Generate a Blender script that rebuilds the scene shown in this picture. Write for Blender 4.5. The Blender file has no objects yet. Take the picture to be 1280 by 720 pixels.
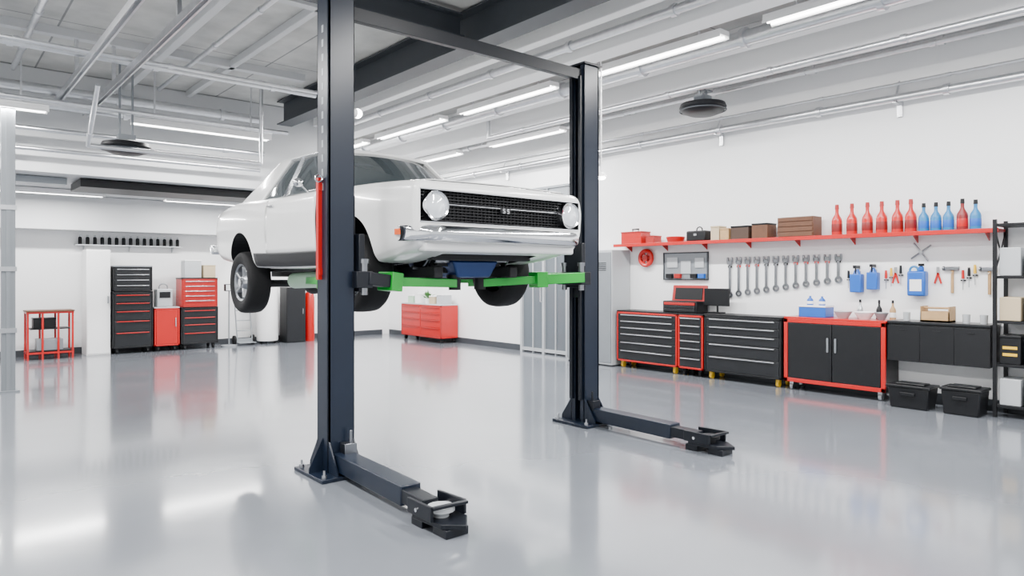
import bpy, bmesh, math, random
from mathutils import Vector, Matrix, Euler
random.seed(7)
COL = bpy.context.scene.collection
R = math.radians

# ------------------------------------------------------------------ materials
def mat(name, col, rough=.5, metal=0., noise=0., scale=6., bump=0., emit=0., coat=0., spec=.5):
    m = bpy.data.materials.new(name); m.use_nodes = True
    nt = m.node_tree; p = nt.nodes['Principled BSDF']
    c = (*col, 1)
    p.inputs['Base Color'].default_value = c
    p.inputs['Roughness'].default_value = rough
    p.inputs['Metallic'].default_value = metal
    p.inputs['Specular IOR Level'].default_value = spec
    if coat: p.inputs['Coat Weight'].default_value = coat; p.inputs['Coat Roughness'].default_value = .05
    if emit:
        p.inputs['Emission Color'].default_value = c; p.inputs['Emission Strength'].default_value = emit
    tc = nt.nodes.new('ShaderNodeTexCoord'); n = nt.nodes.new('ShaderNodeTexNoise')
    n.inputs['Scale'].default_value = scale; n.inputs['Detail'].default_value = 5
    nt.links.new(tc.outputs['Object'], n.inputs['Vector'])
    amt = noise if noise else .03
    if not emit:
        mx = nt.nodes.new('ShaderNodeMix'); mx.data_type = 'RGBA'
        mx.inputs[6].default_value = tuple(max(0, v*(1-amt)) for v in col)+(1,)
        mx.inputs[7].default_value = tuple(min(1, v*(1+amt)) for v in col)+(1,)
        nt.links.new(n.outputs['Fac'], mx.inputs[0]); nt.links.new(mx.outputs[2], p.inputs['Base Color'])
    if bump:
        b = nt.nodes.new('ShaderNodeBump'); b.inputs['Strength'].default_value = bump; b.inputs['Distance'].default_value = .02
        nt.links.new(n.outputs['Fac'], b.inputs['Height']); nt.links.new(b.outputs[0], p.inputs['Normal'])
    return m

M_wall = mat('wall_paint', (.88, .885, .89), .55, noise=.02, scale=1.2)
M_ceil2 = mat('soffit_paint', (.56, .57, .58), .6, noise=.08, scale=1)
M_beamw = mat('beam_paint', (.84, .84, .84), .5, noise=.04, scale=1)
M_white = mat('white_paint', (.85, .85, .85), .4)
M_black = mat('black_plastic', (.005, .0055, .007), .45, spec=.3)
M_blackm = mat('black_metal', (.007, .0075, .009), .38, spec=.35)
M_drawer = mat('charcoal_drawer', (.010, .011, .013), .33, spec=.4)
M_navy = mat('navy_steel', (.006, .011, .023), .30, noise=.15, scale=3, spec=.42)
M_navyd = mat('navy_steel_dark', (.0035, .005, .009), .4, noise=.1, spec=.35)
M_red = mat('red_enamel', (.47, .004, .003), .3, coat=.1)
M_redd = mat('red_plastic', (.34, .006, .005), .4)
M_green = mat('green_enamel', (.002, .32, .025), .32, coat=.1)
M_pgreen = mat('pale_green', (.40, .58, .42), .4)
M_chrome = mat('chrome', (.80, .81, .83), .10, 1.)
M_steel = mat('brushed_steel', (.50, .51, .53), .32, 1., noise=.1, scale=20)
M_toolst = mat('tool_steel', (.26, .27, .29), .3, 1., noise=.1, scale=20)
M_galv = mat('galvanised_steel', (.72, .73, .75), .3, 1., noise=.15, scale=15)
M_grey = mat('grey_metal', (.24, .26, .28), .4, .3, noise=.05)
M_lgrey = mat('light_grey_metal', (.46, .48, .50), .4, .2)
M_tire = mat('tire_rubber', (.008, .008, .009), .7, noise=.2, scale=30, bump=.1, spec=.25)
M_glass = mat('tinted_glass', (.045, .055, .06), .06, coat=.5)
M_dglass = mat('door_glass', (.13, .15, .17), .12)
M_lens = mat('lamp_lens', (.80, .84, .88), .08, .3)
M_orange = mat('amber_lens', (.9, .12, .01), .2, coat=.3)
M_carw = mat('white_car_paint', (.82, .82, .81), .2, coat=.6)
M_beam = mat('dark_steel_beam', (.034, .040, .048), .5, noise=.15)
M_blue = mat('blue_plastic', (.008, .10, .45), .35)
M_cyan = mat('cyan_plastic', (.006, .16, .38), .35)
M_brown = mat('brown_wood', (.10, .038, .016), .55, noise=.3, scale=14)
M_tan = mat('tan_wood', (.42, .26, .12), .6, noise=.2, scale=14)
M_beige = mat('beige_card', (.50, .40, .26), .7)
M_yellow = mat('yellow_plastic', (.75, .45, .02), .45)
M_oil = mat('blue_oil_pan', (.012, .04, .15), .35, .3)
M_under = mat('underbody', (.012, .0125, .014), .6, .2, noise=.3, scale=10)
M_leaf = mat('leaf_green', (.07, .22, .05), .6)
M_emit = mat('lamp_tube', (1, .99, .97), .5, emit=11.)
M_bulb = mat('lamp_bulb', (1, .99, .97), .5, emit=25.)

def floor_mat():
    m = bpy.data.materials.new('epoxy_floor'); m.use_nodes = True
    nt = m.node_tree; p = nt.nodes['Principled BSDF']; L = nt.links.new
    tc = nt.nodes.new('ShaderNodeTexCoord')
    n = nt.nodes.new('ShaderNodeTexNoise'); n.inputs['Scale'].default_value = .8; n.inputs['Detail'].default_value = 4
    n2 = nt.nodes.new('ShaderNodeTexNoise'); n2.inputs['Scale'].default_value = 2.2; n2.inputs['Detail'].default_value = 3
    L(tc.outputs['Object'], n.inputs['Vector']); L(tc.outputs['Object'], n2.inputs['Vector'])
    r = nt.nodes.new('ShaderNodeValToRGB')
    r.color_ramp.elements[0].color = (.160, .173, .198, 1); r.color_ramp.elements[0].position = .3
    r.color_ramp.elements[1].color = (.190, .205, .230, 1); r.color_ramp.elements[1].position = .7
    L(n.outputs['Fac'], r.inputs[0]); L(r.outputs[0], p.inputs['Base Color'])
    mr = nt.nodes.new('ShaderNodeMapRange'); mr.inputs['To Min'].default_value = .12; mr.inputs['To Max'].default_value = .20
    L(n2.outputs['Fac'], mr.inputs[0]); L(mr.outputs[0], p.inputs['Roughness'])
    b = nt.nodes.new('ShaderNodeBump'); b.inputs['Strength'].default_value = .025; b.inputs['Distance'].default_value = .05
    L(n2.outputs['Fac'], b.inputs['Height']); L(b.outputs[0], p.inputs['Normal'])
    p.inputs['IOR'].default_value = 1.55
    p.inputs['Coat Weight'].default_value = .55; p.inputs['Coat Roughness'].default_value = .085
    return m
def ceil_mat():
    m = bpy.data.materials.new('concrete_ceiling'); m.use_nodes = True
    nt = m.node_tree; p = nt.nodes['Principled BSDF']; L = nt.links.new
    tc = nt.nodes.new('ShaderNodeTexCoord')
    br = nt.nodes.new('ShaderNodeTexBrick'); br.offset = 0
    br.inputs['Scale'].default_value = 1; br.inputs['Brick Width'].default_value = 1.25; br.inputs['Row Height'].default_value = 2.4
    br.inputs['Mortar Size'].default_value = .012
    br.inputs['Color1'].default_value = (.56, .56, .54, 1); br.inputs['Color2'].default_value = (.64, .64, .62, 1)
    br.inputs['Mortar'].default_value = (.26, .26, .26, 1)
    n = nt.nodes.new('ShaderNodeTexNoise'); n.inputs['Scale'].default_value = 2.5; n.inputs['Detail'].default_value = 8
    L(tc.outputs['Object'], br.inputs['Vector']); L(tc.outputs['Object'], n.inputs['Vector'])
    mx = nt.nodes.new('ShaderNodeMix'); mx.data_type = 'RGBA'; mx.blend_type = 'MULTIPLY'; mx.inputs[0].default_value = 1
    r = nt.nodes.new('ShaderNodeValToRGB')
    r.color_ramp.elements[0].color = (.66, .66, .66, 1); r.color_ramp.elements[0].position = .25; r.color_ramp.elements[1].color = (1, 1, 1, 1); r.color_ramp.elements[1].position = .7
    L(br.outputs['Color'], mx.inputs[6]); L(n.outputs['Fac'], r.inputs[0]); L(r.outputs[0], mx.inputs[7])
    L(mx.outputs[2], p.inputs['Base Color']); p.inputs['Roughness'].default_value = .75
    b = nt.nodes.new('ShaderNodeBump'); b.inputs['Strength'].default_value = .3; b.inputs['Distance'].default_value = .01
    L(n.outputs['Fac'], b.inputs['Height']); L(b.outputs[0], p.inputs['Normal'])
    return m

# ------------------------------------------------------------------ builder
class B:
    def __init__(s): s.bm = bmesh.new()
    def box(s, c, d, rot=(0, 0, 0)):
        M = Matrix.Translation(c) @ Euler([R(a) for a in rot]).to_matrix().to_4x4() @ Matrix.Diagonal((*d, 1))
        bmesh.ops.create_cube(s.bm, size=1, matrix=M); return s
    def beam(s, p0, p1, w, h):
        p0 = Vector(p0); p1 = Vector(p1); v = p1-p0
        M = Matrix.Translation((p0+p1)/2) @ v.to_track_quat('Y', 'Z').to_matrix().to_4x4() @ Matrix.Diagonal((w, v.length, h, 1))
        bmesh.ops.create_cube(s.bm, size=1, matrix=M); return s
    def cyl(s, p0, p1, r, r2=None, seg=16):
        p0 = Vector(p0); p1 = Vector(p1); v = p1-p0
        M = Matrix.Translation((p0+p1)/2) @ v.to_track_quat('Z', 'Y').to_matrix().to_4x4()
        bmesh.ops.create_cone(s.bm, cap_ends=True, cap_tris=False, segments=seg, radius1=r, radius2=r if r2 is None else r2, depth=v.length, matrix=M); return s
    def sph(s, c, r, sc=(1, 1, 1), seg=16):
        bmesh.ops.create_uvsphere(s.bm, u_segments=seg, v_segments=seg//2+2, radius=r, matrix=Matrix.Translation(c) @ Matrix.Diagonal((*sc, 1))); return s
    def lathe(s, prof, M=Matrix.Identity(4), seg=24, closed=False):
        rings = []
        for r, z in prof:
            if r < 1e-5: rings.append([s.bm.verts.new(M @ Vector((0, 0, z)))])
            else: rings.append([s.bm.verts.new(M @ Vector((r*math.cos(2*math.pi*i/seg), r*math.sin(2*math.pi*i/seg), z))) for i in range(seg)])
        if closed: rings.append(rings[0])
        for a, b in zip(rings, rings[1:]):
            for i in range(seg):
                j = (i+1) % seg
                q = [a[i % len(a)], a[j % len(a)], b[j % len(b)], b[i % len(b)]]
                u = []
                for v in q:
                    if v not in u: u.append(v)
                if len(u) > 2:
                    try: s.bm.faces.new(u)
                    except ValueError: pass
        return s
    def torus(s, c, Rr, r, rot=(0, 0, 0), seg=24, sg2=8):
        M = Matrix.Translation(c) @ Euler([R(a) for a in rot]).to_matrix().to_4x4()
        return s.lathe([(Rr+r*math.cos(2*math.pi*k/sg2), r*math.sin(2*math.pi*k/sg2)) for k in range(sg2)], M, seg, True)
    def prism(s, pts, off):
        off = Vector(off); a = [s.bm.verts.new(Vector(p)) for p in pts]; b = [s.bm.verts.new(Vector(p)+off) for p in pts]
        s.bm.faces.new(a); s.bm.faces.new(b[::-1]); n = len(a)
        for i in range(n): s.bm.faces.new([a[i], b[i], b[(i+1) % n], a[(i+1) % n]])
        return s
    def grid(s, f, nu, nv):
        g = [[s.bm.verts.new(f(i/nu, j/nv)) for j in range(nv+1)] for i in range(nu+1)]
        for i in range(nu):
            for j in range(nv): s.bm.faces.new([g[i][j], g[i+1][j], g[i+1][j+1], g[i][j+1]])
        return s
    def obj(s, name, m, parent=None, loc=(0, 0, 0), rot=(0, 0, 0), bevel=0., solid=0., label=None, smooth=True, angle=35):
        bmesh.ops.recalc_face_normals(s.bm, faces=s.bm.faces)
        me = bpy.data.meshes.new(name); s.bm.to_mesh(me); s.bm.free()
        ms = m if isinstance(m, (list, tuple)) else [m]
        for k in ms: me.materials.append(k)
        if smooth:
            me.polygons.foreach_set('use_smooth', [True]*len(me.polygons)); me.set_sharp_from_angle(angle=R(angle))
        o = bpy.data.objects.new(name, me); COL.objects.link(o)
        o.location = loc; o.rotation_euler = [R(a) for a in rot]
        if parent: o.parent = parent
        if solid:
            k = o.modifiers.new('s', 'SOLIDIFY'); k.thickness = solid; k.offset = 0
        if bevel:
            k = o.modifiers.new('b', 'BEVEL'); k.width = bevel; k.segments = 2; k.limit_method = 'ANGLE'
        if label: o['label'] = label
        return o

def tag(o, label, cat, group=None):
    o['label'] = label; o['category'] = cat
    if group: o['group'] = group
    return o
def thing(name, label, cat, loc=(0, 0, 0), rot=0, group=None):
    e = bpy.data.objects.new(name, None); COL.objects.link(e); e.empty_display_size = .1
    e.location = loc; e.rotation_euler = (0, 0, R(rot)); return tag(e, label, cat, group)
def dup(root, loc, rot=None, label=None, scale=None):
    def cp(o, par):
        n = o.copy(); COL.objects.link(n)
        if par: n.parent = par
        for ch in [c for c in bpy.data.objects if c.parent == o and c is not n]: cp(ch, n)
        return n
    r = cp(root, None); r.location = loc
    if rot is not None: r.rotation_euler = (0, 0, R(rot))
    if label: r['label'] = label
    if scale: r.scale = scale
    return r
def struct(o): o['kind'] = 'structure'; return o

# ------------------------------------------------------------------ room shell
XW, YB, ZC = 9.2, 15.7, 4.5
struct(B().box((3.1, 5.85, -.1), (12.6, 20.1, .2)).obj('floor', floor_mat(), smooth=False))
struct(B().box((3.1, 5.85, ZC+.1), (12.6, 20.1, .2)).obj('ceiling', ceil_mat(), smooth=False))
struct(B().box((XW+.1, 5.85, ZC/2), (.2, 20.1, ZC)).obj('wall_right', M_wall, smooth=False))
struct(B().box((3.1, YB+.1, ZC/2), (12.2, .2, ZC)).obj('wall_back', M_wall, smooth=False))
struct(B().box((-3.1, 5.85, ZC/2), (.2, 20.1, ZC)).obj('wall_left', M_wall, smooth=False))
struct(B().box((XW-.01, 5.75, .06), (.02, 19.8, .12)).obj('baseboard_right', M_beam))
struct(B().box((3.0, YB-.01, .06), (12, .02, .12)).obj('baseboard_back', M_beam))
struct(B().box((1.5, 13.85, 3.75), (9, 3.7, 1.48)).obj('trim_1', M_ceil2, smooth=False))
struct(B().box((1.5, 15.4, 2.68), (9, .58, .64)).obj('trim_2', M_ceil2, smooth=False))
struct(B().box((3.55, 12.75, 2.93), (3.4, .9, .12)).obj('trim_3', M_black, smooth=False))
struct(B().box((-.3, 12.6, 2.95), (4.0, .25, .1)).obj('trim_4', M_grey, smooth=False))
n = 5
for x, w, h in ((5.5, .14, .28), (6.25, .30, .34), (7.55, .16, .26), (8.1, .34, .42), (3.3, .08, .1), (2.4, .10, .14)):
    struct(B().box((x, 5.85, ZC-h/2), (w, 19.6 if x > 6 else 12.2, h)).obj('trim_%d' % n, M_beamw if x > 5 else M_ceil2, bevel=.01)); n += 1
for y in (1.5, 4.3, 7.1, 9.9):
    struct(B().box((1.2, y, ZC-.05), (6.3, .12, .1)).obj('trim_%d' % n, M_ceil2)); n += 1
b = B(); b.box((0, 0, .19), (.26, 12, .02)); b.box((0, 0, -.19), (.26, 12, .02)); b.box((0, 0, 0), (.02, 12, .38))
struct(b.obj('trim_%d' % n, M_beam, loc=(4.75, 5.6, 4.28))); n += 1
b = B(); b.box((0, 0, .12), (4.6, .18, .02)); b.box((0, 0, -.12), (4.6, .18, .02)); b.box((0, 0, 0), (4.6, .02, .24))
struct(b.obj('trim_%d' % n, M_beam, loc=(2.3, 6.3, 4.3))); n += 1
struct(B().box((XW-.02, 5.85, 4.12), (.04, 19.6, .76)).obj('trim_%d' % n, M_beamw, smooth=False)); n += 1
for i, y in enumerate((12.3, 11.0, 9.7)):
    w = B(); w.box((XW-.01, y, 3.02), (.03, 1.1, .34)).box((XW-.03, y, 3.02), (.04, .04, .34)).box((XW-.03, y, 3.2), (.05, 1.16, .04)).box((XW-.03, y, 2.84), (.05, 1.16, .04))
    struct(w.obj('window_%d' % (i+1), M_grey))
d1 = struct(thing('door_1', 'grey glazed double door', 'door', (XW, 9.78, 0), -90))
del d1['category']
b = B()
for x in (-.64, 0, .64): b.box((x, -.04, 1.2), (.06, .07, 2.4))
for z in (.06, 2.36): b.box((0, -.04, z), (1.3, .06, .06))
for x in (-.32, .32): b.box((x, -.035, 1.2), (.025, .04, 2.4))
b.obj('door_frame', M_lgrey, d1)
B().box((0, -.02, 1.2), (1.26, .02, 2.36)).obj('door_glass', M_dglass, d1)
B().cyl((-.05, -.1, 1.0), (-.05, -.1, 1.3), .012).box((-.05, -.08, 1.0), (.02, .05, .02)).box((-.05, -.08, 1.3), (.02, .05, .02)).obj('door_handle', M_chrome, d1)

# ------------------------------------------------------------------ two-post lift
LX, RX, LY, LH = 2.45, 5.24, 4.98, 3.67
cx = (LX+RX)/2
lift = thing('car_lift', 'navy blue steel two-post vehicle lift holding up a white car', 'car lift', (cx, LY, 0))
for side, X in ((1, LX-cx), (-1, RX-cx)):
    b = B(); sx, sy = .22, .19
    b.box((X-side*(sx/2-.012), 0, LH/2), (.024, sy, LH))
    for s in (-1, 1):
        b.box((X, s*(sy/2-.008), LH/2), (sx, .016, LH))
        b.box((X+side*(sx/2-.006), s*(sy/2-.03), LH/2), (.012, .06, LH))
    col = b.obj('column', M_navy, lift, bevel=.004)
    B().box((X, 0, LH+.01), (.26, .24, .02)).obj('column_cap', M_navyd, col)
    B().box((X, 0, .014), (.46, .50, .028)).obj('base_plate', M_navy, col, bevel=.004)
    for s in (-1, 1):
        B().prism([(X-.10*s-.006, -.095, .028), (X-.10*s-.006, -.235, .028), (X-.10*s-.006, -.235, .06), (X-.10*s-.006, -.095, .26)], (.012, 0, 0)).obj('gusset', M_navy, col)
        B().prism([(X-.10*s-.006, .095, .028), (X-.10*s-.006, .235, .028), (X-.10*s-.006, .235, .06), (X-.10*s-.006, .095, .26)], (.012, 0, 0)).obj('gusset', M_navy, col)
    B().prism([(X-side*.11, -.006, .028), (X-side*.22, -.006, .028), (X-side*.22, -.006, .06), (X-side*.11, -.006, .28)], (0, .012, 0)).obj('gusset', M_navy, col)
    for px in (-.19, .19):
        for py in (-.2, .2):
            B().cyl((X+px, py, .026), (X+px, py, .05), .02, seg=6).cyl((X+px, py, .045), (X+px, py, .085), .009, seg=8).obj('anchor_bolt', M_steel, col)
    for k in range(12): B().box((X-side*.1095, .0, 2.2+k*.11), (.004, .03, .055)).obj('adjustment_slot', M_black if side == -1 else M_grey, col)
    B().cyl((X+side*.02, .03, .03), (X+side*.02, .03, 3.4), .028).obj('hydraulic_ram', M_navyd, lift)
    B().cyl((X+side*.05, -.03, .03), (X+side*.05, -.03, 3.5), .012).obj('lift_chain', M_navyd, lift)
    b = B(); b.box((X+side*.06, 0, 1.72), (.15, .12, .85)); b.box((X+side*.155, 0, 1.62), (.05, .26, .45)); b.box((X+side*.16, 0, 1.49), (.14, .34, .13))
    car_ = b.obj('carriage', M_navyd, lift, bevel=.006)
    for q in (-.12, .12): B().cyl((X+side*.18, q, 1.37), (X+side*.18, q, 1.62), .028).cyl((X+side*.18, q, 1.615), (X+side*.18, q, 1.65), .038).obj('arm_pin', M_toolst, car_)
    if side == -1:
        B().box((X-.135, .06, 1.9), (.03, .04, 3.3)).obj('slide_rail', M_navyd, lift, bevel=.003)
        B().box((X-.135, -.06, 1.9), (.03, .03, 3.3)).obj('slide_rail', M_navyd, lift, bevel=.003)
    ax = -.07 if side == 1 else -.05
    b = B(); b.beam((X, -.10, .11), (X+ax*.6, -1.15, .11), .15, .13)
    arm = b.obj('floor_arm', M_navy, lift, bevel=.008)
    b = B(); b.beam((X+ax*.5, -.8, .11), (X+ax, -1.42, .11), .11, .09); b.obj('arm_extension', M_navyd, arm, bevel=.006)
    b = B(); e = X+ax
    b.prism([(e-.11, -1.38, .05), (e+.11, -1.38, .05), (e+.13, -1.62, .05), (e+.02, -1.76, .05), (e-.09, -1.66, .05)], (0, 0, .03))
    b.prism([(e-.12, -1.34, .08), (e-.10, -1.34, .08), (e-.10, -1.6, .08), (e-.12, -1.6, .08)], (0, 0, .09))
    b.prism([(e+.10, -1.34, .08), (e+.12, -1.34, .08), (e+.14, -1.6, .08), (e+.12, -1.6, .08)], (0, 0, .09))
    b.beam((e-.11, -1.6, .16), (e+.13, -1.62, .16), .03, .02)
    b.box((e, -1.4, .025), (.18, .12, .05)); b.box((e, -1.63, .025), (.16, .14, .05))
    b.obj('pad_bracket', M_navyd, arm, bevel=.004)
    B().cyl((e, -1.53, .075), (e, -1.53, .12), .05).cyl((e, -1.53, .115), (e, -1.53, .14), .085).obj('lift_pad', M_lgrey if side == 1 else M_black, arm)
    B().cyl((e-.13, -1.45, .12), (e+.15, -1.45, .12), .012).obj('lock_pin', M_chrome, arm)
    b = B(); b.box((X+side*.03, -.15, .2), (.10, .09, .10)); b.cyl((X+side*.05, -.15, .245), (X+side*.05, -.15, .34), .012)
    b.obj('arm_restraint', M_toolst if side == 1 else M_navyd, arm, bevel=.004)
B().box((0, 0, LH-.10), (RX-LX-.20, .10, .07)).box((0, -.050, LH-.10), (RX-LX-.20, .016, .11)).obj('crossbeam', M_navyd, lift, bevel=.004)
B().box((LX-cx-.125, .03, 1.88), (.03, .04, .78)).box((LX-cx-.118, .03, 1.55), (.03, .06, .05)).box((LX-cx-.118, .03, 2.2), (.03, .06, .05)).obj('hose_guard', M_red, lift, label='red vertical hose guard')
B().torus((LX-cx-.15, -.02, 2.26), .028, .007, (90, 0, 0)).obj('hook', M_chrome, lift)
q = B().cyl((LX-cx+.11, -.02, 2.80), (LX-cx+.16, -.02, 2.80), .035).obj('lamp', M_white, lift); B().sph((LX-cx+.175, -.02, 2.80), .038).obj('bulb', M_bulb, q)
def uparm(p0, p1, p2, m1):
    b = B().beam(p0, p1, .13, .10); a = b.obj('swing_arm', m1, lift, bevel=.006)
    B().beam(p1, p2, .10, .075).obj('arm_extension', M_green, a, bevel=.005)
    d = (Vector(p1)-Vector(p0)).normalized()
    B().beam(Vector(p1)-d*.06, Vector(p1)+d*.06, .17, .15).obj('arm_collar', M_green, a, bevel=.005)
    e = Vector(p2)
    B().cyl(e+Vector((0, 0, -.06)), e+Vector((0, 0, .05)), .055).cyl(e+Vector((0, 0, .045)), e+Vector((0, 0, .075)), .075).obj('lift_pad', M_black, a)
uparm((LX-cx+.18, -.12, 1.50), (-.94, -.05, 1.47), (-.22, .06, 1.45), M_navyd)
uparm((RX-cx-.18, -.12, 1.50), (.72, -.02, 1.48), (.14, .16, 1.45), M_green)
uparm((LX-cx+.18, .12, 1.50), (-.90, 1.2, 1.47), (-.55, 2.4, 1.46), M_navyd)
uparm((RX-cx-.18, .12, 1.50), (.90, 1.2, 1.47), (.55, 2.4, 1.46), M_green)

# ------------------------------------------------------------------ car
car = thing('car', 'white 1960s two-door coupe raised on a two-post lift', 'car', (3.78, 4.5, 1.15))
def cr(P, u):
    n = len(P)-1; u = max(0, min(n-1e-6, u)); i = int(u); t = u-i
    g = lambda k: P[max(0, min(n, k))]
    return [0.5*((2*b)+(-a+c)*t+(2*a-5*b+4*c-d)*t*t+(-a+3*b-3*c+d)*t**3) for a, b, c, d in zip(g(i-1), g(i), g(i+1), g(i+2))]
ST = [(0, .895, .66, 1.075, .012), (.02, .905, .63, 1.095, .016), (.08, .915, .58, 1.115, .02), (.35, .92, .52, 1.135, .03), (.65, .925, .48, 1.15, .04), (1.05, .925, .46, 1.165, .05),
      (1.45, .925, .44, 1.18, .05), (1.8, .925, .44, 1.19, .04), (2.6, .925, .44, 1.195, .03), (3.3, .93, .45, 1.215, .03), (3.8, .93, .47, 1.235, .03),
      (4.3, .91, .52, 1.215, .03), (4.7, .88, .56, 1.17, .02), (4.86, .85, .60, 1.13, .02), (4.9, .82, .64, 1.09, .01)]
def sec(st):
    w, zb, zt, c = st[1:]; H = zt-zb
    return [(0, zb), (.45*w, zb), (.86*w, zb), (.95*w, zb+.04), (.985*w, zb+.2*H), (1.0*w, zb+.45*H), (1.005*w, zb+.66*H), (.995*w, zb+.82*H), (.975*w, zb+.95*H), (.925*w, zt), (.80*w, zt+.006), (.45*w, zt+.7*c), (0, zt+c)]
def y2u(y):
    lo, hi = 0, len(ST)-1
    for _ in range(40):
        m = (lo+hi)/2
        if cr(ST, m)[0] < y: lo = m
        else: hi = m
    return lo
def bp(y, v, off=0, sgn=1, u=None):
    st = cr(ST, y2u(y) if u is None else u); S = sec(st); x, z = cr(S, v)
    if off:
        x2, z2 = cr(S, v+.02) if v < 11.9 else (x-.01, z); x1, z1 = cr(S, v-.02)
        t = Vector((x2-x1, z2-z1)).normalized(); x += t.y*off; z -= t.x*off
    return Vector((sgn*x, st[0], z))
NU, NV = 84, 48
bm = bmesh.new(); rings = []
for i in range(NU+1):
    u = (len(ST)-1)*i/NU; rg = []
    for j in range(NV+1): rg.append(bm.verts.new(bp(0, 12*j/NV, 0, 1, u)))
    for j in range(NV-1, 0, -1): rg.append(bm.verts.new(bp(0, 12*j/NV, 0, -1, u)))
    rings.append(rg)
for a, c in zip(rings, rings[1:]):
    for j in range(len(a)): bm.faces.new([a[j], a[(j+1) % len(a)], c[(j+1) % len(a)], c[j]])
bm.faces.new(rings[0]); bm.faces.new(rings[-1][::-1])
bb = B(); bb.bm.free(); bb.bm = bm
body = bb.obj('body', [M_carw, M_black], car, angle=40)
def cutter(fn):
    c = B(); fn(c); o = c.obj('cut', [M_carw, M_black], car, smooth=False)
    for p in o.data.polygons: p.material_index = 1
    return o
cuts = []
for y, z in ((1.05, .50), (3.79, .47)):
    for s in (-1, 1): cuts.append(cutter(lambda c: c.cyl((s*.60, y, z), (s*1.2, y, z), .40, seg=48)))
HX, HZ, HH = .735, .915, .262
cuts.append(cutter(lambda c: c.box((0, 0, HZ), (1.735, .20, HH))))
cuts.append(cutter(lambda c: c.box((0, .95, .42), (1.05, 1.5, .34))))
for c in cuts:
    k = body.modifiers.new('x', 'BOOLEAN'); k.object = c; k.operation = 'DIFFERENCE'; k.solver = 'EXACT'
bpy.context.view_layer.update()
dg = bpy.context.evaluated_depsgraph_get()
nm = bpy.data.meshes.new_from_object(body.evaluated_get(dg)); body.modifiers.clear(); body.data = nm
for c in cuts: bpy.data.objects.remove(c)
def panel(name, y0, y1, v0, v1, off, m, both=False, sides=(1,), nu=20, nv=12, sol=.012):
    for s in sides:
        b = B()
        if both:
            def f(a, c):
                y = y0+(y1-y0)*a; q = 2*c-1; v = 12-(12-v0)*abs(q); return bp(y, min(v, 11.99), off, 1 if q >= 0 else -1)
            b.grid(f, nu, nv*2)
        else: b.grid(lambda a, c: bp(y0+(y1-y0)*a, v0+(v1-v0)*c, off, s), nu, nv)
        o = b.obj(name, m, car, solid=sol, angle=60)
    return o
panel('hood_gap_shade', .055, 1.565, 10.04, 12, .002, M_black, both=True, sol=.004)  # black sheet under the hood rim, paints the shade of the panel gap
panel('hood', .075, 1.55, 10.1, 12, .008, M_carw, both=True, sol=.010)
panel('trunk_lid', 4.0, 4.8, 10.4, 12, .008, M_carw, both=True)
panel('door_gap_shade', 1.705, 2.995, 3.95, 8.65, .001, M_black, sides=(-1, 1), sol=.003)  # slightly larger black sheet behind the door, shade of its gap as colour
panel('door', 1.72, 2.98, 4.0, 8.6, .005, M_carw, sides=(-1, 1), sol=.008)
panel('rocker_trim', 1.5, 3.34, 2.8, 4.1, .006, M_black, sides=(-1, 1), sol=.012)
for s in (-1, 1):
    p = bp(2.75, 7.4, .02, s); B().beam((p.x, p.y, p.z), (p.x, p.y+.16, p.z), .02, .02).obj('door_handle', M_chrome, car, bevel=.004)
G = (0, 0, .085)
def patch(c00, c10, c01, c11, bulge=(0, 0, 0), n=12):
    c00, c10, c01, c11, bl = map(Vector, (c00, c10, c01, c11, bulge))
    def f(a, c):
        return (c00*(1-a)+c10*a)*(1-c)+(c01*(1-a)+c11*a)*c + bl*(1-(2*a-1)**2)*(.6+.4*(1-(2*c-1)**2))
    return B().grid(f, n, n)
patch((-.75, 1.66, 1.10), (.75, 1.66, 1.10), (-.585, 2.2, 1.555), (.585, 2.2, 1.555), (0, -.12, .03)).obj('windshield', M_glass, car, G, solid=.01, angle=80)
patch((-.66, 3.98, 1.14), (.66, 3.98, 1.14), (-.56, 3.2, 1.56), (.56, 3.2, 1.56), (0, .07, .03)).obj('rear_window', M_glass, car, G, solid=.01, angle=80)
patch((-.63, 2.16, 1.565), (.63, 2.16, 1.565), (-.63, 3.25, 1.575), (.63, 3.25, 1.575), (0, 0, .055)).obj('roof', M_carw, car, G, solid=.04, bevel=.012, angle=60)
for s in (-1, 1):
    patch((s*.81, 1.78, 1.11), (s*.81, 2.72, 1.11), (s*.61, 2.24, 1.55), (s*.61, 2.66, 1.56), (s*.012, 0, 0)).obj('side_window', M_glass, car, G, solid=.008, angle=80)
    patch((s*.81, 2.76, 1.11), (s*.81, 3.38, 1.12), (s*.61, 2.70, 1.56), (s*.61, 3.0, 1.565), (s*.012, 0, 0)).obj('side_window', M_glass, car, G, solid=.008, angle=80)
    B().beam((s*.795, 1.66, 1.09), (s*.61, 2.2, 1.57), .05, .035).obj('windshield_pillar', M_carw, car, G, bevel=.008)
    B().beam((s*.81, 2.74, 1.10), (s*.615, 2.68, 1.57), .02, .04).obj('window_divider', M_chrome, car, G)
    patch((s*.81, 3.34, 1.11), (s*.80, 4.1, 1.12), (s*.615, 2.96, 1.57), (s*.61, 3.26, 1.58), (s*.012, 0, 0)).obj('rear_pillar', M_carw, car, G, solid=.05, bevel=.01, angle=60)
    B().beam((s*.635, 2.18, 1.56), (s*.635, 3.1, 1.57), .014, .014).obj('drip_rail', M_chrome, car, G)
    b = B(); b.sph((s*1.0, 1.95, 1.22), .06, (1, .6, .7)); b.cyl((s*.86, 1.98, 1.12), (s*.97, 1.96, 1.2), .01); b.obj('side_mirror', M_chrome, car, (0, 0, .05))
My = lambda x, y, z: Matrix.Translation((x, y, z)) @ Matrix.Rotation(R(90), 4, 'X')
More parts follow.
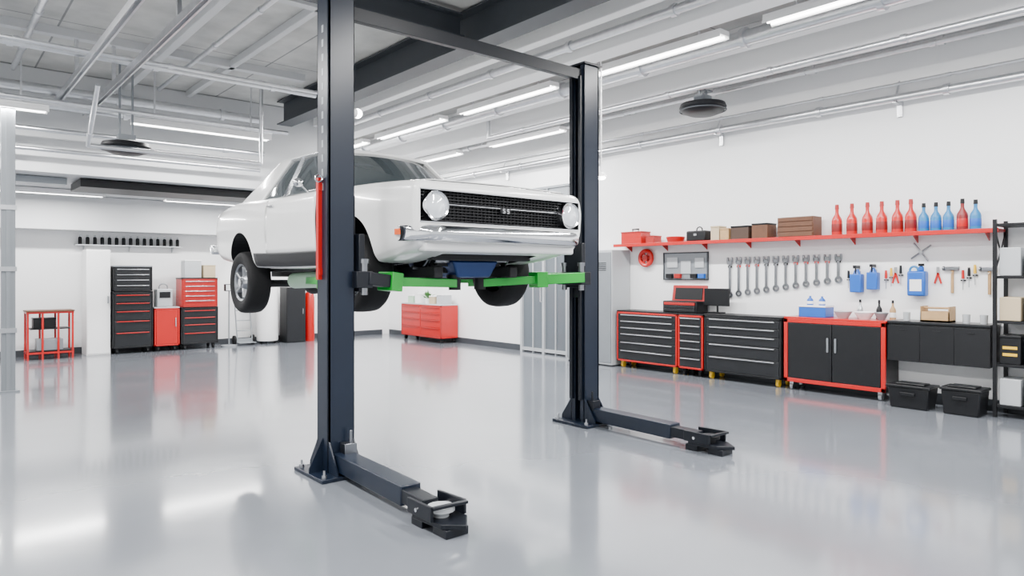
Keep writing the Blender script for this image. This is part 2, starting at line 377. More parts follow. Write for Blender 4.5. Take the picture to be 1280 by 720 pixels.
for s in (-1, 1):
    h = B().lathe([(.090, -.10), (.114, -.10), (.118, .012), (.112, .030), (.098, .026), (.090, .01)], My(s*HX, -.005, HZ), 36, True).obj('headlight', M_chrome, car)
    B().lathe([(.096, 0), (.093, .012), (.064, .028), (.03, .036), (0, .038)], My(s*HX, -.005, HZ), 36).obj('lens', M_lens, h)
    p = bp(.20, 4.4, .006, s); B().box(p, (.02, .17, .05)).obj('side_marker', M_orange, car, bevel=.004)
b = B()
for k in range(10): b.box((0, .045, HZ-.108+.024*k), (1.72, .02, .006))
for k in range(43): b.box((-.84+.04*k, .055, HZ), (.005, .02, .25))
g = b.obj('grille', mat('grille_bars', (.014, .014, .016), .4, .3), car)
B().box((0, .004, HZ+HH/2-.004), (1.73, .02, .008)).box((0, .004, HZ-HH/2+.004), (1.73, .02, .008)).box((0, .025, HZ+.02), (1.22, .01, .006)).obj('grille_surround', M_chrome, g)
B().box((0, .025, HZ), (.11, .02, .05)).obj('emblem', M_black, g, bevel=.006)
for q in (-.022, .022):
    z = HZ
    B().box((q, .012, z+.017), (.026, .008, .007)).box((q-.010, .012, z+.009), (.007, .008, .016)).box((q, .012, z+.001), (.026, .008, .007)).box((q+.010, .012, z-.008), (.007, .008, .016)).box((q, .012, z-.016), (.026, .008, .007)).obj('emblem_letter', M_chrome, g)
def bump(a, c):
    x = -.96+1.92*a; y = -.10 + (max(0, abs(x)-.72)/.24)**2*.20 + .03*(x/.95)**2; ang = -math.pi/2+math.pi*c
    return Vector((x, y+.045*(1-math.cos(ang)), .70+.056*math.sin(ang)))
b = B().grid(bump, 40, 10); o = b.obj('front_bumper', M_chrome, car, solid=.012, angle=60)
B().box((0, .07, .60), (1.64, .12, .08)).obj('front_valance', M_carw, car, bevel=.02)
B().box((0, 4.95, .70), (1.8, .06, .12)).obj('rear_bumper', M_chrome, car, bevel=.03)
def wheel(x, y, z, s, sc=1.):
    Mx = Matrix.Rotation(R(90), 4, 'Y')
    t = B().lathe([(.19, -.085), (.22, -.10), (.28, -.112), (.315, -.105), (.335, -.085), (.342, -.05), (.344, 0), (.342, .05), (.335, .085), (.315, .105), (.28, .112), (.22, .10), (.19, .085)], Mx, 40, True).obj('wheel', M_tire, car, (x, y, z), (0, 0, 0 if s > 0 else 180))
    t.scale = (1.18, sc, sc)
    B().lathe([(.195, -.08), (.195, .06), (.21, .09), (.205, .095), (.185, .085), (.17, .03), (.10, .035), (.075, .075), (.06, .085), (0, .088)], Mx, 32).obj('rim', M_toolst, t)
    for k in range(5):
        a = 2*math.pi*k/5; B().beam((.06, .07*math.cos(a), .07*math.sin(a)), (.07, .18*math.cos(a), .18*math.sin(a)), .05, .03).obj('spoke', M_steel, t, bevel=.006)
    for k in range(5):
        a = 2*math.pi*(k+.5)/5; B().cyl((.034, .135*math.cos(a), .135*math.sin(a)), (.046, .135*math.cos(a), .135*math.sin(a)), .03).obj('rim_opening', M_black, t)
    B().lathe([(.05, .08), (.045, .105), (0, .112)], Mx, 20).obj('hub_cap', M_chrome, t)
for s in (-1, 1):
    wheel(s*.79, 1.05, .39, s); wheel(s*.80, 3.79, .285, s, 1.06)
b = B(); b.box((0, 2.6, .46), (1.25, 2.6, .10)); b.box((-.42, 2.2, .40), (.09, 3.6, .10)); b.box((.42, 2.2, .40), (.09, 3.6, .10)); b.box((0, .35, .56), (1.1, .08, .12)); b.box((0, 1.05, .38), (1.0, .16, .10)); b.box((0, 1.9, .44), (1.1, .2, .14))
b.obj('chassis', M_under, car, bevel=.01)
B().box((0, .95, .56), (.46, .75, .34)).box((0, .55, .60), (.72, .05, .30)).cyl((0, .5, .55), (0, .44, .55), .14, seg=24).cyl((-.3, .6, .5), (-.3, .9, .5), .07).cyl((.3, .6, .5), (.3, .8, .48), .06).box((.22, .7, .44), (.12, .2, .14)).obj('engine', M_under, car, bevel=.012)
B().prism([(-.26, .42, .50), (.26, .42, .50), (.18, .45, .35), (-.18, .45, .35)], (0, .75, 0)).obj('oil_pan', M_oil, car, bevel=.02, label='blue oil pan')
B().cyl((-.40, .50, .50), (.40, .50, .50), .022).cyl((-.52, .66, .44), (.52, .66, .44), .016).cyl((-.44, .40, .62), (-.44, .70, .36), .02).cyl((.44, .40, .62), (.44, .70, .36), .02).obj('sway_bar', M_toolst, car)
for s in (-1, 1):
    b = B(); b.beam((s*.28, .85, .38), (s*.68, 1.0, .33), .07, .04); b.beam((s*.28, 1.25, .38), (s*.68, 1.1, .33), .07, .04); b.cyl((s*.5, 1.05, .34), (s*.48, 1.05, .62), .05); b.beam((s*.2, 1.28, .36), (s*.68, 1.2, .35), .025, .025)
    b.obj('front_suspension', M_under, car)
    B().cyl((s*.2, 1.1, .36), (s*.26, 2.6, .36), .03).cyl((s*.26, 2.58, .36), (s*.42, 3.3, .30), .03).obj('exhaust_pipe', M_steel, car)
    B().cyl((s*.50, 2.4, .33), (s*.50, 3.2, .31), .09, seg=20).obj('muffler', M_pgreen, car)
B().cyl((-.7, 3.79, .27), (.7, 3.79, .27), .045).sph((0, 3.79, .27), .14).box((-.5, 3.7, .30), (.07, 1.3, .03)).box((.5, 3.7, .30), (.07, 1.3, .03)).obj('rear_axle', M_under, car)

# ------------------------------------------------------------------ tool cabinets
def caster(b, x, y, h):
    b.cyl((x-.018, y, h*.42), (x+.018, y, h*.42), h*.42, seg=14)
def cabinet(name, label, cat, loc, rot, w, d, h, cols, mb, md, mt, base=.11, doors=0, top=M_black, handle=M_steel, frame=.026, castm=M_black):
    r = thing(name, label, cat, loc, rot); z0 = base; H = h-z0-.025
    B().box((0, 0, z0+H/2), (w, d, H)).obj('body', mb, r, bevel=.006)
    B().box((0, -.005, h-.0125), (w+.01, d+.02, .025)).obj('top', top, r, bevel=.005)
    f = frame; yf = -d/2
    b = B(); b.box((-w/2+f/2, yf-.008, z0+H/2), (f, .03, H)); b.box((w/2-f/2, yf-.008, z0+H/2), (f, .03, H)); b.box((0, yf-.008, z0+H-f/2), (w, .03, f)); b.box((0, yf-.008, z0+f/2), (w, .03, f))
    b.obj('frame', mt, r, bevel=.003)
    if base > .05:
        for sx in (-1, 1):
            for sy in (-1, 1):
                b = B(); caster(b, sx*(w/2-.08), sy*(d/2-.06), base*.98); b.box((sx*(w/2-.08), sy*(d/2-.06), base*.8), (.05, .06, base*.36)); b.obj('caster', castm, r)
    X0 = -w/2+f; W = w-2*f; tot = sum(c[0] for c in cols) if cols else 1
    for c in cols:
        cw = W*c[0]/tot; zt = z0+H-f; s = sum(c[1]); A = H-2*f
        for q in c[1]:
            dh = A*q/s
            dr = B().box((X0+cw/2, yf-.008, zt-dh/2), (cw-.012, .03, dh-.010)).obj('drawer', md, r, bevel=.003)
            B().box((X0+cw/2, yf-.034, zt-.022), (cw*.88, .022, .014)).obj('handle', handle, dr, bevel=.003)
            zt -= dh
        X0 += cw
    for k in range(doors):
        cw = W/doors; xx = X0+cw*(k+.5)
        dr = B().box((xx, yf-.008, z0+H/2), (cw-.012, .03, H-2*f-.01)).obj('door', md, r, bevel=.004)
        side = 1 if k % 2 == 0 else -1
        B().box((xx+side*(cw/2-.05), yf-.035, z0+H*.62), (.018, .025, .18)).obj('handle', handle, dr, bevel=.003)
    return r
FX = 8.80; dep = .38; xc = FX+dep/2
cabinet('tool_cabinet', 'wide black roller tool cabinet with red frame and many drawers', 'tool cabinet', (xc, 7.02, 0), -90, 1.20, dep, .94, [(1, [1, 1, 1, 1.3, 1.3, 1.6])], M_blackm, M_drawer, M_red, castm=M_yellow)
cabinet('tool_cabinet', 'narrow black drawer cabinet with red frame', 'tool cabinet', (xc, 6.18, 0), -90, .44, dep, .94, [(1, [1, 1, 1, 1, 1.3, 1.3])], M_blackm, M_drawer, M_red, castm=M_black)
cabinet('tool_cabinet', 'wide all-black roller tool cabinet with silver drawer pulls', 'tool cabinet', (xc, 5.335, 0), -90, 1.20, dep, .95, [(1, [1, 1, 1.2, 1.6, 1.9])], M_blackm, M_drawer, M_blackm, castm=M_yellow)
cabinet('storage_cabinet', 'black two-door workshop cabinet with red frame on casters', 'cabinet', (xc, 4.055, 0), -90, 1.28, dep, .97, [], M_blackm, M_blackm, M_red, doors=2, frame=.05, castm=M_steel, top=M_red, handle=M_grey)
r = thing('wall_bench', 'long black wall-mounted workbench cabinet', 'workbench', (xc+.01, 2.875, .5), -90)
B().box((0, 0, .23), (1.04, dep-.02, .44)).obj('body', M_blackm, r, bevel=.006)
B().box((0, -.01, .465), (1.06, dep, .03)).obj('top', M_drawer, r, bevel=.005)
for k in range(3):
    dd = B().box((-.35+.35*k, -dep/2, .22), (.347, .02, .42)).obj('door', M_blackm, r, bevel=.002)
    B().box((-.35+.35*k, -dep/2-.014, .38), (.08, .010, .008)).obj('handle', M_drawer, dd)
r = thing('metal_locker', 'grey metal storage locker with two doors', 'locker', (8.95, 8.2, 0), -90)
B().box((0, 0, .98), (1.05, .46, 1.92)).obj('body', M_lgrey, r, bevel=.006)
for k in (-1, 1):
    dd = B().box((k*.26, -.235, .98), (.50, .02, 1.84)).obj('door', M_grey, r, bevel=.004)
    B().box((k*.05, -.26, 1.0), (.02, .03, .16)).obj('handle', M_chrome, dd)
    b = B()
    for q in range(5): b.box((k*.26, -.247, 1.6+q*.03), (.3, .004, .012))
    b.obj('vent', M_black, dd)
B().box((0, 0, .01), (1.0, .42, .02)).obj('base', M_black, r)

r = thing('wall_shelf', 'long red wall-mounted shelf above the tool wall', 'shelf', (XW, 5.05, 2.0), -90)
B().box((0, -.15, .015), (5.5, .30, .03)).box((0, -.30, .012), (5.5, .012, .05)).obj('board', M_red, r, bevel=.003)
for k in range(8):
    x = -2.6+k*.74
    B().prism([(x, 0, 0), (x, -.16, 0), (x, 0, -.09)], (.010, 0, 0)).obj('bracket', M_red, r)
SZ = 2.031
def bottle(name, label, cat, loc, mb, mc, h=.38, r=.055, rot=0, group=None, mlab=M_white):
    t = thing(name, label, cat, loc, rot, group)
    B().lathe([(0, 0), (r, 0), (r*1.02, .01), (r*1.02, h*.46), (r*.92, h*.54), (r*.42, h*.68), (r*.34, h*.74), (r*.34, h*.86), (0, h*.86)], seg=18).obj('bottle_body', mb, t)
    B().cyl((0, 0, h*.85), (0, 0, h), r*.42, r*.36).obj('cap', mc, t)
    B().lathe([(r*1.03, h*.12), (r*1.045, h*.13), (r*1.045, h*.36), (r*1.03, h*.37)], seg=18).obj('paper_label', mlab, t)
    return t
M_rl = mat('red_label', (.20, .005, .005), .4)
b0 = bottle('bottle', 'tall red plastic bottle with red cap on the red shelf', 'bottle', (9.02, 4.10, SZ), M_red, M_redd, .40, .062, group='red bottles on the shelf', mlab=M_rl)
for y in (3.91, 3.72, 3.55, 3.37, 3.22): dup(b0, (9.02, y, SZ))
b1 = bottle('bottle', 'blue plastic bottle with dark cap on the red shelf', 'bottle', (9.02, 3.08, SZ), M_cyan, M_black, .34, group='blue bottles on the shelf', mlab=M_blue)
for y in (2.95, 2.82, 2.55): dup(b1, (9.02, y, SZ))
bottle('bottle', 'small dark red bottle at the end of the row', 'bottle', (9.02, 2.68, SZ), M_rl, M_black, .36, group='blue bottles on the shelf', mlab=M_red)
def crate(name, label, cat, loc, w, d, h, mb, lid=None, rot=-90, slats=0, grp=None):
    t = thing(name, label, cat, loc, rot, grp)
    B().box((0, 0, h/2), (w, d, h)).obj('body', mb, t, bevel=.006)
    if lid: B().box((0, 0, h+.012), (w*1.03, d*1.05, .024)).obj('lid', lid, t, bevel=.005)
    if slats:
        for k in range(slats): B().box((0, -d/2-.004, h*(k+.5)/slats), (w*.96, .012, h/slats*.7)).obj('slat', mb, t, bevel=.002)
    return t
t = crate('toolbox', 'red metal toolbox with carrying handle on the shelf', 'toolbox', (9.02, 7.42, SZ), .42, .24, .18, M_red, M_redd)
B().cyl((-.06, 0, .20), (-.06, 0, .245), .008).cyl((.06, 0, .20), (.06, 0, .245), .008).cyl((-.07, 0, .245), (.07, 0, .245), .012).obj('handle', M_black, t)
crate('parts_box', 'small red parts box on the shelf', 'box', (9.02, 7.05, SZ), .16, .2, .10, M_redd, M_redd)
B_ = B(); B_.lathe([(0, 0), (.12, 0), (.15, .08), (.14, .09), (.11, .02), (0, .02)]); tag(B_.obj('bowl', M_red, loc=(9.02, 6.62, SZ)), 'shallow red metal bowl on the shelf', 'bowl')
t = thing('drill_case', 'black power tool case with handle on the shelf', 'tool case', (9.02, 6.18, SZ), -90)
B().box((0, 0, .08), (.34, .22, .16)).obj('body', M_black, t, bevel=.02); B().box((0, -.11, .10), (.05, .02, .03)).obj('latch', M_steel, t); B().torus((0, 0, .17), .05, .01, (90, 0, 0)).obj('handle', M_black, t)
for y, h, m in ((5.85, .19, M_beige), (5.69, .15, M_tan)): crate('cardboard_box', 'small beige cardboard box on the shelf', 'box', (9.02, y, SZ), .14, .2, h, m, m)
crate('storage_box', 'dark brown box on the shelf', 'box', (9.02, 5.43, SZ), .28, .24, .17, mat('dark_brown', (.05, .025, .015), .5), M_black)
crate('storage_box', 'brown box with black lid on the shelf', 'box', (9.02, 5.12, SZ), .24, .24, .19, M_brown, M_black)
crate('wooden_crate', 'brown slatted wooden crate on the shelf', 'crate', (9.03, 4.61, SZ), .50, .24, .27, M_brown, None, slats=4)
WX = XW-.002
def wrench(L, loc, lab, m=M_toolst):
    t = thing('wrench', lab, 'wrench', loc, -90, 'wrenches hung on the wall')
    B().box((0, -.02, 0), (.036, .018, L*.78)).obj('handle', m, t, bevel=.004)
    b = B(); b.torus((0, -.02, -L*.42), .036, .015, (90, 0, 0), 18, 6); b.obj('ring_end', m, t)
    b = B(); b.box((0, -.02, L*.38), (.085, .026, .06)); b.box((-.034, -.02, L*.44), (.026, .026, .08)); b.box((.034, -.02, L*.44), (.026, .026, .08)); b.obj('jaw', m, t, bevel=.006)
    B().cyl((0, 0, L*.30), (0, -.04, L*.30), .006, seg=8).box((0, -.015, L*.27), (.055, .026, .03)).obj('hook', M_red if int(L*100) % 2 else M_black, t)
    return t
for k in range(12):
    L = .60-.023*k
    wrench(L, (WX, 5.76-.146*k, 1.78-L/2), 'large chrome wrench hanging on the wall' if k < 6 else 'small chrome wrench hanging on the wall')
t = thing('hose_reel', 'red round hose reel mounted on the wall', 'hose reel', (WX, 7.30, 1.80), -90)
B().torus((0, -.06, 0), .12, .035, (90, 0, 0)).obj('rim', M_red, t); B().cyl((0, 0, 0), (0, -.09, 0), .05).obj('hub', M_redd, t)
for k in range(6): a = k*math.pi/3; B().beam((0, -.06, 0), (.11*math.cos(a), -.06, .11*math.sin(a)), .02, .02).obj('spoke', M_red, t)
t = thing('notice_board', 'grey framed board with small parts bins on the wall', 'board', (WX, 6.55, 1.66), -90)
B().box((0, -.012, 0), (.80, .02, .42)).obj('panel', M_grey, t)
b = B(); b.box((0, -.02, .21), (.84, .03, .02)).box((0, -.02, -.21), (.84, .03, .02)).box((-.41, -.02, 0), (.02, .03, .42)).box((.41, -.02, 0), (.02, .03, .42)); b.obj('frame', M_beam, t)
for x, z, w, h in ((-.24, .06, .2, .16), (.02, -.02, .18, .2), (.27, .05, .16, .15)): B().box((x, -.03, z), (w, .02, h)).obj('paper_sheet', M_lgrey, t)
for x, m in ((-.28, M_black), (-.12, M_redd), (.18, M_black), (.32, M_blue)): B().box((x, -.05, -.155), (.11, .06, .07)).obj('bin', m, t, bevel=.004)
def spray(loc, mb, lab, s=1.):
    t = thing('spray_bottle', lab, 'spray bottle', loc, -90)
    B().box((0, -.06, .09*s), (.11*s, .08*s, .18*s)).cyl((0, -.06, .17*s), (0, -.06, .23*s), .04*s, .018*s).obj('bottle_body', mb, t, bevel=.01)
    B().box((0, -.07, .25*s), (.03*s, .10*s, .03*s)).box((0, -.10, .21*s), (.015, .015, .06*s)).obj('trigger', M_black, t, bevel=.003)
    B().box((0, -.012, .2*s), (.05, .024, .03)).obj('wall_clip', M_steel, t)
    return t
spray((WX, 3.90, 1.30), M_blue, 'blue spray bottle clipped to the wall', 1.3); spray((WX, 3.70, 1.34), M_blue, 'blue spray bottle clipped to the wall', 1.2)
t = thing('oil_jug', 'bright blue plastic jug hung on the wall', 'jug', (WX, 3.18, 1.27), -90)
B().box((0, -.08, .15), (.20, .13, .30)).cyl((.04, -.08, .29), (.04, -.08, .36), .03).obj('jug_body', M_blue, t, bevel=.02)
B().torus((-.04, -.08, .31), .045, .014, (90, 0, 0)).obj('handle', M_cyan, t); B().box((0, -.147, .13), (.13, .004, .14)).obj('paper_label', M_white, t); B().cyl((.04, -.08, .36), (.04, -.08, .39), .033).obj('cap', M_black, t)
B().box((0, -.008, .2), (.08, .016, .04)).obj('wall_clip', M_steel, t)
def gadget(loc, m, lab, cat, name):
    t = thing(name, lab, cat, loc, -90)
    B().box((0, -.02, 0), (.03, .02, .28)).obj('handle', m, t, bevel=.005)
    B().box((0, -.025, .15), (.15, .035, .045)).cyl((-.075, -.025, .15), (-.1, -.025, .15), .028).obj('head', M_toolst, t, bevel=.006)
    B().cyl((0, 0, .10), (0, -.05, .10), .006, seg=8).obj('hook', M_chrome, t)
gadget((WX, 2.83, 1.45), M_tan, 'hammer with wooden handle hung on the wall', 'hammer', 'hammer')
gadget((WX, 2.46, 1.44), M_tan, 'mallet with wooden handle hung on the wall', 'hammer', 'mallet')
t = thing('lug_wrench', 'cross-shaped grey steel lug wrench on the wall', 'wrench', (WX, 3.16, 1.80), -90)
B().cyl((-.11, -.03, -.08), (.11, -.03, .08), .010).cyl((-.08, -.03, .11), (.08, -.03, -.11), .010).obj('shaft', M_toolst, t); B().cyl((0, 0, 0), (0, -.05, 0), .02).obj('hub', M_steel, t)
for k, y in enumerate((3.45, 2.98)):
    t = thing('pliers', 'pliers with red grips hung on the wall', 'pliers', (WX, y, 1.55), -90, 'pliers on the wall')
    for q in (-1, 1): B().beam((0, -.02, 0), (q*.035, -.02, -.13), .018, .018).obj('grip', M_red, t)
    B().beam((0, -.02, -.01), (0, -.02, .07), .03, .016).obj('jaw', M_steel, t)
def screwdriver(y, z, m, lab):
    t = thing('screwdriver', lab, 'screwdriver', (WX, y, z), -90, 'screwdrivers on the wall')
    B().cyl((0, -.025, 0), (0, -.025, .10), .016, .013).obj('handle', m, t); B().cyl((0, -.025, -.13), (0, -.025, 0), .005, seg=8).obj('shank', M_steel, t); B().box((0, -.012, -.02), (.05, .024, .015)).obj('wall_clip', M_black, t)
for k, (y, m) in enumerate(((3.56, M_red), (3.50, M_yellow), (3.39, M_black), (2.72, M_red), (2.66, M_black), (2.60, M_yellow), (4.02, M_black))):
    screwdriver(y, 1.48+.03*(k % 3), m, 'small screwdriver held in a wall clip')
t = thing('open_toolbox', 'black toolbox with red raised lid on the tool cabinet', 'toolbox', (8.99, 6.42, .94), -90)
B().box((0, 0, .09), (.62, .30, .18)).obj('body', M_black, t, bevel=.01); B().box((0, .12, .29), (.62, .04, .26), (-10, 0, 0)).obj('lid', M_redd, t, bevel=.008)
for k in range(3): B().box((0, -.155, .04+.05*k), (.56, .015, .04)).obj('drawer', M_redd if k == 2 else M_drawer, t, bevel=.003)
B().box((0, .095, .29), (.5, .01, .18), (-10, 0, 0)).obj('tray', M_black, t)
t = thing('monitor', 'black flat computer monitor on the tool cabinet', 'monitor', (9.02, 5.88, .95), -90)
B().box((0, 0, .01), (.2, .15, .02)).cyl((0, .02, .02), (0, .02, .15), .015).obj('stand', M_black, t); B().box((0, 0, .24), (.42, .03, .26)).obj('screen', M_black, t, bevel=.006)
crate('storage_box', 'blue and white box standing on the red-framed cabinet', 'box', (8.99, 4.36, .97), .36, .24, .13, M_blue, M_white)
for y in (4.28, 4.44): bottle('bottle', 'small blue bottle on the red-framed cabinet', 'bottle', (8.99, y, 1.124), M_blue, M_white, .14, .04, group='blue bottles on the cabinet')
for y, r_, m in ((3.98, .11, M_lgrey), (3.72, .12, M_white), (3.52, .08, M_grey)):
    o = B().lathe([(0, 0), (r_*.5, 0), (r_, .09), (r_*.96, .095), (r_*.5, .02), (0, .02)]).obj('bowl', m, loc=(8.93, y, .97)); tag(o, 'small metal parts bowl on the cabinet', 'bowl')
for y, m in ((3.85, M_steel), (3.62, M_black), (3.46, M_tan)):
    bottle('bottle', 'small workshop bottle on the cabinet', 'bottle', (9.12, y, .97), m, M_black, .24, .035, group='small bottles on the cabinet')
t = thing('tool_caddy', 'open light wooden tool caddy on the bench', 'tool caddy', (8.99, 2.92, .98), -90)
B().box((0, 0, .01), (.30, .22, .02)).box((-.145, 0, .09), (.01, .22, .18)).box((.145, 0, .09), (.01, .22, .18)).box((0, -.105, .06), (.30, .01, .12)).box((0, .105, .06), (.30, .01, .12)).obj('body', M_tan, t)
B().cyl((-.14, 0, .16), (.14, 0, .16), .012).obj('handle', M_tan, t)
for y in (3.24, 2.62, 2.45):
    o = B().lathe([(0, 0), (.035, 0), (.04, .10), (.035, .10), (.03, .01), (0, .01)]).torus((.045, 0, .05), .025, .006, (90, 0, 0)).obj('mug', M_lgrey, loc=(8.95, y, .98)); tag(o, 'small grey metal cup on the bench', 'cup', 'cups on the bench')
def tub(loc, w, d, h, lab):
    t = thing('storage_tub', lab, 'storage tub', loc, -90, 'black tubs on the floor')
    b = B()
    lo = [(-w*.44, -d*.44), (w*.44, -d*.44), (w*.44, d*.44), (-w*.44, d*.44)]; hi = [(-w/2, -d/2), (w/2, -d/2), (w/2, d/2), (-w/2, d/2)]
    A = [b.bm.verts.new((*p, 0)) for p in lo]; Z = [b.bm.verts.new((*p, h)) for p in hi]
    b.bm.faces.new(A[::-1]); b.bm.faces.new(Z)
    for i in range(4): b.bm.faces.new([A[i], A[(i+1) % 4], Z[(i+1) % 4], Z[i]])
    b.obj('tub_body', M_black, t, bevel=.015)
    b = B(); b.box((0, 0, h+.012), (w*1.06, d*1.06, .03)); b.box((0, 0, h+.035), (w*.7, d*.6, .02)); b.obj('lid', M_blackm, t, bevel=.008)
    B().box((0, -d/2-.012, h*.7), (w*.35, .02, .04)).obj('handle', M_black, t, bevel=.006)
tub((8.68, 3.08, 0), .44, .30, .24, 'black plastic storage tub with lid on the floor')
tub((8.70, 2.56, 0), .38, .32, .27, 'black plastic storage tub with lid beside the shelving rack')
t = thing('shelving_rack', 'black metal open shelving rack with supplies', 'shelving', (8.97, 1.80, 0), -90)
for x in (-.5, .5):
    for y in (-.2, .19): B().box((x, y, 1.06), (.035, .035, 2.12)).obj('upright', M_black, t)
SHZ = (.12, .56, 1.02, 1.50, 2.06)
for z in SHZ: B().box((0, 0, z), (1.0, .40, .03)).obj('rack_shelf', M_black, t, bevel=.003)
B().beam((-.5, -.19, 1.55), (-.5, .19, 2.0), .01, .02).beam((-.5, -.19, 2.0), (-.5, .19, 1.55), .01, .02).obj('brace', M_black, t)
for z, hs in ((.136, M_lgrey), (.576, M_black), (1.036, M_beige), (1.516, M_lgrey)):
    for k in range(4):
        y = 2.17-k*.22
        h = (.22, .28, .25, .3)[(k+int(z*10)) % 4]
        c = crate('parts_box', 'plastic parts box on the shelving rack', 'box', (8.94, y, z), .19, .30, h, (hs, M_grey, hs, M_white)[k], M_blackm if hs is M_black else None, grp='parts boxes on the rack')
        if hs is M_black:
            for q in (.62, .36): B().box((0, -.153, h*q), (.13, .006, .03)).obj('paper_label', M_yellow, c)

# ------------------------------------------------------------------ back wall items
YF = 15.0
def by(x, w, d, h, cols, *a, **k): return cabinet('tool_cabinet', k.pop('label'), 'tool cabinet', (x, YF+d/2, k.pop('z', 0)), 0, w, d, h, cols, *a, **k)
by(3.13, .70, .45, 1.20, [(1, [1, 1, 1.2, 1.4, 1.8])], M_blackm, M_drawer, M_blackm, label='black roller tool cabinet with red drawer pulls against the wall', handle=M_red)
by(3.13, .68, .42, .50, [(1, [1, 1, 1, 1])], M_blackm, M_drawer, M_blackm, label='black top chest with grey lid on a roller cabinet', handle=M_steel, base=.005, top=M_grey, z=1.20)
by(3.74, .46, .45, .88, [], M_red, M_red, M_red, label='red metal cabinet with a plain door', doors=1, top=M_lgrey)
by(4.36, .72, .45, .86, [(1, [1, 1, 1.2, 1.5])], M_blackm, M_drawer, M_blackm, label='black roller cabinet with red drawer pulls beneath a red chest', handle=M_red)
by(4.36, .70, .40, .60, [(1, [1, 1, 1, 1, 1.2])], M_red, M_red, M_redd, label='red top tool chest with chrome drawer pulls', handle=M_chrome, base=.005, z=.86)
t = thing('white_cabinet', 'tall plain white utility cabinet beside the tool cabinets', 'cabinet', (2.56, 15.3, 0))
B().box((0, 0, 1.0), (.40, .5, 2.0)).obj('body', M_white, t, bevel=.008); dd = B().box((0, -.258, 1.0), (.38, .016, 1.94)).obj('door', M_white, t, bevel=.004); B().box((.15, -.28, 1.05), (.02, .03, .14)).obj('handle', M_grey, dd)
crate('storage_box', 'white appliance box on top of the red chest', 'box', (4.25, 15.2, 1.46), .32, .28, .34, M_lgrey, M_white, rot=0)
crate('storage_box', 'beige carton on top of the red chest', 'box', (4.58, 15.2, 1.46), .24, .24, .24, M_beige, M_beige, rot=0)
t = thing('battery_charger', 'grey battery charger on the red cabinet', 'charger', (3.72, 15.2, .88)); B().box((0, 0, .18), (.30, .26, .36)).obj('body', M_lgrey, t, bevel=.02); B().box((0, -.135, .24), (.2, .01, .12)).obj('dial_panel', M_black, t); B().torus((0, 0, .38), .08, .012, (90, 0, 0)).obj('handle', M_grey, t)
t = thing('wall_shelf', 'narrow grey shelf with black cans on the wall', 'shelf', (3.2, YB, 2.10)); B().box((0, -.10, 0), (1.9, .20, .02)).obj('board', M_lgrey, t)
for x in (-.8, 0, .8): B().prism([(x, 0, -.01), (x, -.16, -.01), (x, 0, -.12)], (.012, 0, 0)).obj('bracket', M_lgrey, t)
c0 = thing('spray_can', 'small black spray can on the shelf', 'spray can', (2.34, YB-.10, 2.11), 0, 'spray cans on the grey shelf')
B().lathe([(0, 0), (.033, 0), (.033, .13), (.02, .15), (0, .15)], seg=14).obj('can_body', M_black, c0); B().cyl((0, 0, .15), (0, 0, .185), .018, seg=12).obj('cap', M_lgrey, c0)
for k in range(1, 15): dup(c0, (2.34+.125*k, YB-.10, 2.11))
t = thing('work_stand', 'red tubular steel stand with black trays', 'stand', (1.78, 15.1, 0))
b = B()
for x in (-.34, -.12, .12, .34):
    for y in (-.2, .2): b.cyl((x, y, 0), (x, y, .88), .018)
for z in (.12, .84):
    for y in (-.2, .2): b.beam((-.36, y, z), (.36, y, z), .03, .03)
for x in (-.34, .34): b.beam((x, -.2, .84), (x, .2, .84), .03, .03); b.beam((x, -.2, .12), (x, .2, .12), .03, .03)
b.obj('frame', M_red, t); B().box((0, 0, .87), (.74, .46, .025)).obj('top', M_brown, t, bevel=.004)
for z, w in ((.15, .66), (.55, .6)): B().box((0, 0, z), (w, .38, .02)).obj('tray', M_black, t)
crate('metal_box', 'grey steel box on the tray of the red stand', 'box', (1.78, 15.1, .161), .4, .3, .2, M_grey, rot=0)
crate('toolbox', 'small black toolbox on the tray of the red stand', 'toolbox', (1.70, 15.1, .561), .34, .26, .16, M_black, M_blackm, rot=0)
t = thing('metal_locker', 'black metal locker against the wall', 'locker', (6.42, 15.2, 0)); B().box((0, 0, .62), (.44, .4, 1.24)).obj('body', M_blackm, t, bevel=.006); dd = B().box((0, -.205, .62), (.41, .012, 1.18)).obj('door', M_drawer, t); B().box((.15, -.22, .7), (.015, .02, .12)).obj('handle', M_steel, dd)
t = thing('gas_cylinder', 'tall red gas cylinder with brass valve', 'gas cylinder', (6.82, 15.2, 0))
B().lathe([(0, 0), (.11, 0), (.115, .02), (.115, 1.0), (.09, 1.1), (.04, 1.16), (0, 1.16)]).obj('tank', M_red, t); B().cyl((0, 0, 1.16), (0, 0, 1.24), .02).cyl((-.05, 0, 1.22), (.05, 0, 1.22), .012).obj('valve', M_yellow, t)
t = thing('water_heater', 'white cylindrical water heater standing at the wall', 'water heater', (5.88, 15.3, 0))
B().lathe([(0, .06), (.22, .06), (.23, .08), (.23, 1.32), (.20, 1.38), (0, 1.40)]).obj('tank', M_white, t)
for q in (-.08, .08): B().cyl((q, 0, 1.37), (q, 0, 1.75), .015).obj('pipe', M_galv, t)
for k in range(3): a = k*2.094; B().cyl((.17*math.cos(a), .17*math.sin(a), 0), (.17*math.cos(a), .17*math.sin(a), .07), .02, seg=8).obj('foot', M_black, t)
t = thing('work_lamp', 'black work lamp on a grey pedestal stand', 'work lamp', (4.98, 15.1, 0))
B().cyl((0, 0, .02), (0, 0, 1.2), .015).cyl((0, 0, 0), (0, 0, .03), .16, seg=24).obj('stand', M_grey, t); B().box((0, -.02, 1.25), (.2, .1, .15)).obj('lamp_housing', M_black, t, bevel=.01); B().box((0, -.075, 1.25), (.17, .01, .12)).obj('lens', M_lens, t)
